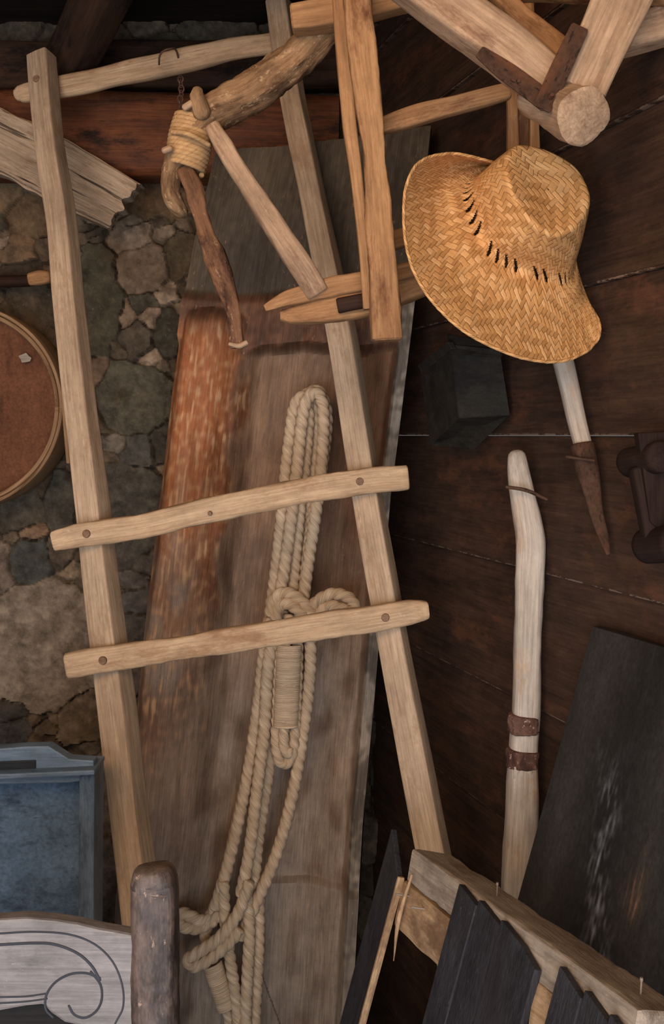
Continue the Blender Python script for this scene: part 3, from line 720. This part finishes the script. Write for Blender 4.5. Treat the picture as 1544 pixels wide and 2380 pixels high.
relief('black_board', bfn, 220, 260, (0.016, 0.005, 0), M['blackboard'], lambda u, v: (u*.75, 0, v*1.4), bcol, category='board',
       label='scuffed black painted board leaning against the plank wall')

# ================================================================ SLATTED PANEL
fp = empty('slatted_fence_panel', Vector((0.2, 1.7, 0)), 'broken fence panel of charcoal slats nailed to sawn rail', 'fence panel')
B0, B1 = P(1000, 2018, 2.0), P(1540, 2412, 1.3)
bd = (B1-B0)
sd = Vector((-0.27, -0.02, -1.0)).normalized()
nrm = bd.cross(sd).normalized()
if nrm.x > 0: nrm = -nrm
upv = -sd
loft('rail', [(*(B0), .085, .062), (*(B1), .085, .062)], M['lumber'], world=True, p=12, n=32, ref=tuple(upv), parent=fp, sharp=30, amp=.004, nfreq=14, rough=.002)
def slat(f0, f1, e0, e1, off=0.045, mid=None, pn=0.012):
    a = B0+bd*f0; b = B0+bd*f1
    base = nrm*off
    tl = a+base+upv*e0; trr = b+base+upv*e1
    bl = a+base+sd*0.90; br = b+base+sd*0.93
    pts = [tl]
    if mid: pts.append((B0+bd*mid[0])+base+upv*mid[1])
    pts += [trr, br, bl]
    slab('slat', pts, nrm*pn, M['slat'], axis='z', parent=fp, bev=0.0015)
slat(-0.13, -0.012, 0.045, -0.03)
slat(0.315, 0.414, 0.034, 0.020)
slat(0.414, 0.532, 0.030, 0.014, off=.042)
slat(0.532, 0.70, 0.026, -0.006, mid=(.63, .012))
slat(0.775, 0.862, 0.022, 0.002)
slat(0.862, 0.952, 0.014, -0.004, off=.042)
slat(0.952, 1.03, 0.010, -0.01)
a = B0+bd*(-0.006)+nrm*0.052
loft('pale_slat_edge', [(*(a-upv*0.03), .006, .014), (*(a+sd*0.9), .006, .014)], M['pine'], world=True, p=8, n=16, parent=fp, ref=tuple(nrm), label='raw pine edge of a slat')
loft('pine_block', [(*(B0+bd*0.0+nrm*0.036+sd*.075), .085, .02), (*(B0+bd*0.32+nrm*0.036+sd*.075), .085, .02)], M['pine'], world=True, p=8, n=16, parent=fp, ref=tuple(nrm), amp=.004, nfreq=14)
loft('pine_block', [(*(B0+bd*0.70+nrm*0.036+sd*.06), .07, .02), (*(B0+bd*1.0+nrm*0.036+sd*.06), .07, .02)], M['pine'], world=True, p=8, n=16, parent=fp, ref=tuple(nrm), amp=.003, nfreq=14)
q = B0+bd*0.06+nrm*0.055
loft('splinter', [(*(q+sd*.01), .005), (*(q+sd*.09+Vector((-.003, 0, 0))), .009), (*(q+sd*.17+Vector((.008, 0, 0))), .002)], M['pine'], world=True, n=8, parent=fp)
for f_ in (0.36, 0.92):
    q = B0+bd*f_+upv*0.03
    loft('nail', [(*q, .003), (*(q+Vector((0.001, 0, .018))), .003), (*(q+Vector((0.001, 0, .020))), .005)], M['nail'], world=True, n=8, step=0.006, parent=fp, ref=(0, -1, 0))
for f_ in (0.05, 0.15):
    q = B0+bd*f_+sd*0.05+nrm*0.04
    loft('nail', [(*q, .004), (*(q+nrm*0.03), .004)], M['nail'], world=True, n=8, step=0.006, parent=fp, ref=(0, 0, 1))

# ================================================================ LEFT THINGS
def lathe_y(name, c, prof, mat, n=96, **k):
    V, G, Fq = [], [], []
    for (r, y) in prof:
        for i in range(n):
            a = 2*math.pi*i/n
            V.append((c.x+r*math.cos(a), c.y+y, c.z+r*math.sin(a))); G.append((r, y, a*r))
    m_ = len(prof)
    for j in range(m_-1):
        for i in range(n):
            i2 = (i+1) % n; Fq.append((j*n+i, j*n+i2, (j+1)*n+i2, (j+1)*n+i))
    return make(name, V, Fq, mat, gco=G, sharp=35, **k)
sc_ = P(-90, 945, 3.12)
R_ = 0.311
sv = lathe_y('round_sieve', sc_, [(R_-.012, .13), (R_-.012, -.012), (R_-.010, -.016), (R_-.002, -.016), (R_, -.012), (R_, .13), (R_-.012, .13)], M['hoop'], category='sieve', label='large round wooden sieve with brown hide base')
lathe_y('inner_hoop', sc_, [(R_-.028, .05), (R_-.028, -.004), (R_-.026, -.008), (R_-.016, -.008), (R_-.0135, -.004), (R_-.0135, .05)], M['hoop'], parent=sv)
def disc(name, c, r, y, mat, **k):
    V = [(c.x, y, c.z)]; G = [(0, 0, 0)]; Fq = []
    for rr_ in range(1, 9):
        for i in range(64):
            a = 2*math.pi*i/64; x, z = math.cos(a)*r*rr_/8, math.sin(a)*r*rr_/8
            V.append((c.x+x, y+0.006*noise.noise(Vector((x*6, z*6, 0))), c.z+z)); G.append((x, 0, z))
    for i in range(64): Fq.append((0, 1+i, 1+(i+1) % 64))
    for j in range(7):
        for i in range(64): Fq.append((1+j*64+i, 1+j*64+(i+1) % 64, 1+(j+1)*64+(i+1) % 64, 1+(j+1)*64+i))
    return make(name, V, Fq, mat, gco=G, **k)
disc('sieve_base', sc_, R_-.02, sc_.y+0.045, M['sieve'], parent=sv, label='reddish brown hide base')
q = P(58, 832, 3.145)
tp = [(q.x+math.cos(a)*.02*r, q.y, q.z+math.sin(a)*.016*r) for a, r in zip(np.linspace(0, 5.6, 9), (1, .7, 1, .8, 1.1, .7, 1, .8, 1))]
slab('torn_patch', tp, (0, .003, 0), M['nail'], parent=sv, bev=0, label='small pale torn patch')
loft('hoop_tail', [(146, 820, 3.05, 9, 2), (150, 940, 3.05, 10, 2), (160, 1074, 3.05, 9, 2)], M['hoop'], p=5, n=12, parent=sv)
def wfn(u, v):
    top = [(-160, 190), (0, 246), (150, 318), (326, 424)]; bot = [(-160, 350), (0, 402), (110, 462), (246, 526)]
    a = u*3; k = min(2, int(a)); f_ = a-k
    tx_, ty_ = [top[k][i]*(1-f_)+top[k+1][i]*f_ for i in (0, 1)]
    bx, by = [bot[k][i]*(1-f_)+bot[k+1][i]*f_ for i in (0, 1)]
    j = 22*noise.noise(Vector((v*6, 0, 2)))*sstep(0.9, 1, u)
    n = noise.noise(Vector((v*7+u*1.5, u*3, 0))); n2 = noise.noise(Vector((v*20+u*2, u*4, 4)))
    q = P(tx_*(1-v)+bx*v+j, ty_*(1-v)+by*v+j*.5+6*noise.noise(Vector((u*9, v, 3)))*(1 if v in (0, 1) else 0.3), 3.02)
    q.y += 0.008*n+0.030*max(0, abs(n2)*-1+0.10)+(0.02 if v < .04 or v > .96 else 0)
    return q
relief('weathered_board', wfn, 120, 70, (0, .06, 0), M['grey'], lambda u, v: (v*.2, 0, u*.65), category='board', label='thick fissured driftwood board fixed across the stone wall')
cs = empty('charred_stick', P(20, 660, 3.2), 'short stick with charred black end wedged in the stones', 'stick')
loft('burnt_part', [(-40, 655, 3.24, 26), (40, 655, 3.22, 28), (78, 652, 3.21, 24)], M['charred'], amp=0.006, parent=cs, label='charred black part')
loft('bare_part', [(70, 650, 3.21, 30), (95, 646, 3.21, 36), (116, 644, 3.21, 30)], M['tool'], amp=0.005, p=3, parent=cs)

def torus(c, R1, r, ax1, ax2, stretch=1.5):
    pts = []
    for i in range(17):
        a = 2*math.pi*i/16; q = c+ax1*math.cos(a)*R1+ax2*math.sin(a)*R1*stretch; pts.append((*q, r*2))
    return loft_data(pts, world=True, n=8, step=0.004, lobes=2, pitch=99)
parts = []
X_, Y_, Z_ = Vector((1, 0, 0)), Vector((0, 1, 0)), Vector((0, 0, 1))
for i in range(8):
    c = P(420+random.uniform(-2, 2), 172+i*11.5, 2.98)
    parts.append(torus(c, .0072, .0023, X_ if i % 2 else (X_*.5+Y_*.8), Z_))
parts.append(loft_data([(*P(370, 148, 2.89), .006), (*P(371, 132, 2.868), .006), (*P(378, 120, 2.866), .006), (*P(394, 114, 2.87), .006), (*P(410, 118, 2.90), .006), (*P(420, 165, 2.98), .006)], world=True, n=8, step=.005))
V, Fq, G = merge(parts)
make('rusty_chain', V, Fq, M['rust'], gco=G, category='chain', label='short rusty chain hooked over the top ladder rung')

# blue tray
bt = empty('blue_wooden_tray', P(-60, 2300, 2.2), 'blue-grey painted wooden tray standing upright against the stones', 'tray')
bt.location.z = 0
d = 2.2
def pl3(lst, dd): return [P(a, b, dd) for a, b in lst]
fr_row = HY+CZ/d*F-2
slab('top_rail', pl3([(-330, 1770), (-280, 1770), (-220, 1738), (0, 1740), (60, 1735), (112, 1734), (138, 1750), (160, 1764), (218, 1768), (218, 1812), (160, 1820), (-330, 1830)], d), (0, .035, 0), M['blue'], parent=bt)
slab('grip_slot', pl3([(-180, 1775), (-60, 1772), (84, 1766), (84, 1794), (-180, 1806)], d-.002), (0, .01, 0), M['slotshade'], parent=bt, label='dark strip for the shade in the cut-out hand slot')  # rail is not cut through; a dark strip paints the slot's shade
slab('side_board', pl3([(184, 1806), (220, 1790), (212, fr_row), (176, fr_row)], d-.008), (0, .09, 0), M['blue'], parent=bt, axis='z')
slab('side_board', pl3([(-330, 1815), (-294, 1815), (-294, fr_row), (-330, fr_row)], d-.008), (0, .09, 0), M['blue'], parent=bt, axis='z')
slab('top_ledge', pl3([(-330, 1814), (220, 1790), (220, 1802), (-330, 1828)], d-.03), (0, .10, 0), M['blue'], parent=bt)
slab('back_sheet', pl3([(-330, 1800), (200, 1800), (200, fr_row), (-330, fr_row)], d+.075), (0, .015, 0), M['bluepanel'], parent=bt)

# chair
ch = empty('wooden_chair', Vector((-0.42, 1.3, 0)), 'grey-brown varnished wooden chair with scroll-carved crest rail', 'chair')
d = 1.30
def cp(name, x, y, z0, z1, w, h, cap='flat'):
    c = [(x-.002, y, z1, w*.86, h*.82), (x-.001, y, z1-.008, w*.97, h*.95), (x, y, z1-.02, w, h), (x+0.002, y, z1-.08, w*1.03, h), (x+.003, y, (z0+z1)/2, w*1.02, h), (x+.003, y, z0, w, h)] if cap == 'top' else [(x, y, z1, w, h), (x, y, z0, w, h)]
    loft(name, c, M['post'], world=True, p=3.6, n=36, step=.004 if cap == 'top' else .02, parent=ch, amp=.0020, nfreq=18, rough=.0010)
pr = P(358, 2022, d)
xr = pr.x; xl = xr-0.62
for x in (xr, xl):
    cp('back_post', x, d, 0.003, pr.z, .056, .05, 'top')
crest = [(-6, 2138), (60, 2134), (130, 2140), (180, 2148), (230, 2160), (300, 2172), (322, 2178), (322, 2400), (262, 2400), (215, 2392), (150, 2378), (118, 2356), (100, 2336), (60, 2340), (-6, 2352)]
cr = [P(a, b, d-.012) for a, b in crest]
xm = (xr+xl)/2
cr = [v for v in cr if v.x > xm+0.001]
cr_l = [Vector((2*xm-v.x, v.y, v.z)) for v in reversed(cr)]
crr = slab('crest_rail', cr+cr_l, (0, .024, 0), M['chair'], parent=ch, bev=.004)
def groove(pts, w=5):
    return loft_data([(a, b, d-.0125, w, .3) for a, b in pts], n=8, step=.004)
parts = [groove([(-4, 2170), (80, 2166), (160, 2172), (220, 2195), (262, 2236), (284, 2290), (286, 2340), (270, 2375)], 4.5),
         groove([(-4, 2196), (80, 2192), (130, 2196), (180, 2216), (212, 2244), (230, 2274)], 6.5),
         groove([(228, 2272), (200, 2262), (165, 2264), (130, 2282), (108, 2312), (106, 2345), (120, 2362)], 5.5),
         groove([(214, 2262), (234, 2290), (236, 2325), (222, 2352), (196, 2366), (172, 2358), (162, 2342)], 5.5),
         groove([(-4, 2318), (60, 2316), (104, 2310)], 4), groove([(-4, 2332), (60, 2328), (104, 2322)], 4)]
V, Fq, G = merge(parts)
make('carved_scroll', V, Fq, M['groove'], gco=G, parent=crr, label='dark carved scroll lines')
box('back_sheet', (xl+.02, d+.0, .50), (xr-.02, d+.010, cr[0].z-.06), M['crestshade'], parent=ch, label='added dark sheet for the shade under the crest rail')  # added dark sheet standing in for the shade under the crest rail
box('seat', (xl-.03, d-.44, .42), (xr+.03, d-.005, .455), M['chair'], parent=ch)
for x in (xl, xr):
    cp('front_leg', x, d-.40, .003, .42, .045, .045)
loft('stretcher', [(xl, d-.4, .2, .025), (xr, d-.4, .2, .025)], M['post'], world=True, parent=ch)

# ================================================================ ROPE
def rd(row): return 2.825-0.00007*(row-900)
def rp(pts, w=27, off=0.0):
    return loft_data([(q[0], q[1], rd(q[1])+off+(q[2] if len(q) > 2 else 0), w+2) for q in pts], n=18, step=.004, lobes=3, pitch=.078)
parts = []
parts.append(rp([(500, 2110), (530, 2010), (556, 1900), (580, 1780), (600, 1640), (614, 1520), (632, 1400), (650, 1250), (664, 1100), (676, 1000), (684, 948), (697, 924), (711, 930), (717, 975), (710, 1070), (696, 1190), (686, 1300), (680, 1390)], off=-.005))
parts.append(rp([(560, 2080), (580, 1980), (596, 1850), (614, 1700), (622, 1560), (640, 1450), (660, 1330), (678, 1200), (692, 1080), (700, 1000), (708, 945), (724, 915), (742, 918), (752, 955), (750, 1050), (736, 1180), (718, 1300), (706, 1390)], off=-.032))
parts.append(rp([(700, 1380), (712, 1290), (722, 1180), (730, 1080), (734, 990), (728, 940), (718, 915, .02), (704, 930, .03), (696, 1000, .02), (684, 1150), (668, 1270), (652, 1380)], off=.02))
parts.append(rp([(560, 2180), (590, 2110), (630, 2020), (660, 1930), (686, 1820), (704, 1710), (718, 1600), (722, 1500), (708, 1410), (714, 1310), (732, 1180), (752, 1060), (760, 975), (752, 928), (736, 906), (722, 914)], off=-.01))
parts.append(rp([(520, 2060), (540, 1960), (562, 1860), (586, 1750), (606, 1620), (628, 1480), (645, 1400)], off=.03, w=25))
parts.append(rp([(590, 2090), (600, 1960), (618, 1840), (634, 1720), (640, 1600), (650, 1500), (660, 1420)], off=.02, w=25))
parts.append(rp([(660, 1420), (650, 1520), (644, 1640), (642, 1720), (650, 1768), (668, 1772), (682, 1740), (688, 1650), (692, 1540), (690, 1430)], off=-.02, w=25))
parts.append(rp([(672, 1430), (662, 1540), (660, 1660), (662, 1740), (676, 1750)], off=-.036, w=24))
parts.append(rp([(628, 1430), (640, 1390), (668, 1378), (700, 1395), (722, 1425), (735, 1440)], off=-.055, w=28))
parts.append(rp([(640, 1440), (652, 1405), (680, 1408), (705, 1432), (712, 1450)], off=-.06, w=28))
parts.append(rp([(722, 1412), (745, 1392), (775, 1380), (806, 1386), (824, 1404), (814, 1422), (788, 1412), (762, 1408), (740, 1425), (728, 1445)], off=-.05, w=27))
parts.append(rp([(620, 1445), (655, 1452), (700, 1450), (730, 1430)], off=-.045, w=27))
parts.append(rp([(618, 1470), (650, 1482), (700, 1480), (736, 1462)], off=-.045, w=27))
# lower loop and hanging tails
parts.append(rp([(580, 2050), (552, 2125), (510, 2180), (464, 2212), (438, 2230), (452, 2246), (492, 2226), (534, 2190), (556, 2160)], off=-.045, w=27))
parts.append(rp([(510, 2128), (470, 2140), (430, 2124), (410, 2132), (424, 2152), (460, 2157), (500, 2138)], off=.0, w=27))
parts.append(rp([(500, 2105), (482, 2150), (478, 2195), (498, 2240), (520, 2310), (540, 2400), (552, 2470)], off=0.01, w=26))
parts.append(rp([(520, 2050), (524, 2140), (534, 2220), (548, 2320), (560, 2470)], off=-.015, w=26))
parts.append(rp([(572, 2060), (580, 2160), (576, 2260), (572, 2360), (572, 2470)], off=-.022, w=27))
parts.append(rp([(602, 2080), (602, 2180), (598, 2280), (592, 2390), (588, 2470)], off=.005, w=26))
V, Fq, G = merge(parts)
rope = make('rope_coil', V, Fq, M['rope'], gco=G, category='rope', label='thick tan twisted rope in a long knotted hank')
def whip(a, b, w, off, name='twine_whipping'):
    A = P(*a, rd(a[1])+off); B = P(*b, rd(b[1])+off); ax = (B-A).normalized()
    u_ = ax.cross(Vector((0, 1, 0))).normalized(); v_ = ax.cross(u_)
    L = (B-A).length; turns = int(L/.0048); pth = []
    for i in range(turns*14+1):
        f_ = i/(turns*14); an = 2*math.pi*turns*f_
        q = A.lerp(B, f_)+u_*math.cos(an)*w/2+v_*math.sin(an)*w/2*.8
        pth.append((*q, .0068))
    V, Fq, G = loft_data(pth, world=True, n=6, step=.01, lobes=2, pitch=9)
    make(name, V, Fq, M['rope'], gco=G, parent=rope, label='fine twine wrapped around the rope')
whip((673, 1500), (664, 1690), .062, -.030)
whip((494, 2242), (528, 2345), .048, -.005)
loft('rope_peg', [(*P(722, 945, 2.95), .02), (*P(722, 942, 2.83), .02)], M['peg'], world=True, ref=(0, 0, 1), n=14, parent=trough, label='wooden peg')

# ================================================================ CAMERA / LIGHT
cam = bpy.data.cameras.new('camera'); co = bpy.data.objects.new('camera', cam); COL.objects.link(co)
co.location = (0, 0, CZ); co.rotation_euler = (math.radians(90), 0, 0)
cam.sensor_fit = 'VERTICAL'; cam.sensor_height = 36; cam.lens = F/2380*36
cam.shift_y = (HY-1190)/2380; cam.shift_x = 0; cam.clip_start = 0.05
SC.camera = co
def area(name, loc, tgt, size, power, col, spread=180):
    l = bpy.data.lights.new(name, 'AREA'); l.shape = 'RECTANGLE'; l.size = size[0]; l.size_y = size[1]; l.energy = power; l.color = col
    l.spread = math.radians(spread)
    o = bpy.data.objects.new(name, l); COL.objects.link(o); o.location = loc
    o.rotation_euler = (Vector(tgt)-Vector(loc)).to_track_quat('-Z', 'Y').to_euler(); return o
area('warm_lamp', (-0.9, -0.9, 3.1), (0.2, 2.4, 2.6), (3.0, 1.6), 50, (1.0, 0.67, 0.41), 140)
area('doorway_daylight', (-0.4, -1.2, 0.9), (-0.1, 2.6, 0.5), (2.8, 1.8), 68, (0.90, 0.93, 1.0), 140)
w = bpy.data.worlds.new('world'); SC.world = w; w.use_nodes = True
w.node_tree.nodes['Background'].inputs[0].default_value = (0.95, 0.92, 0.95, 1); w.node_tree.nodes['Background'].inputs[1].default_value = 0.14
SC.view_settings.view_transform = 'Standard'
SC.view_settings.look = 'None'
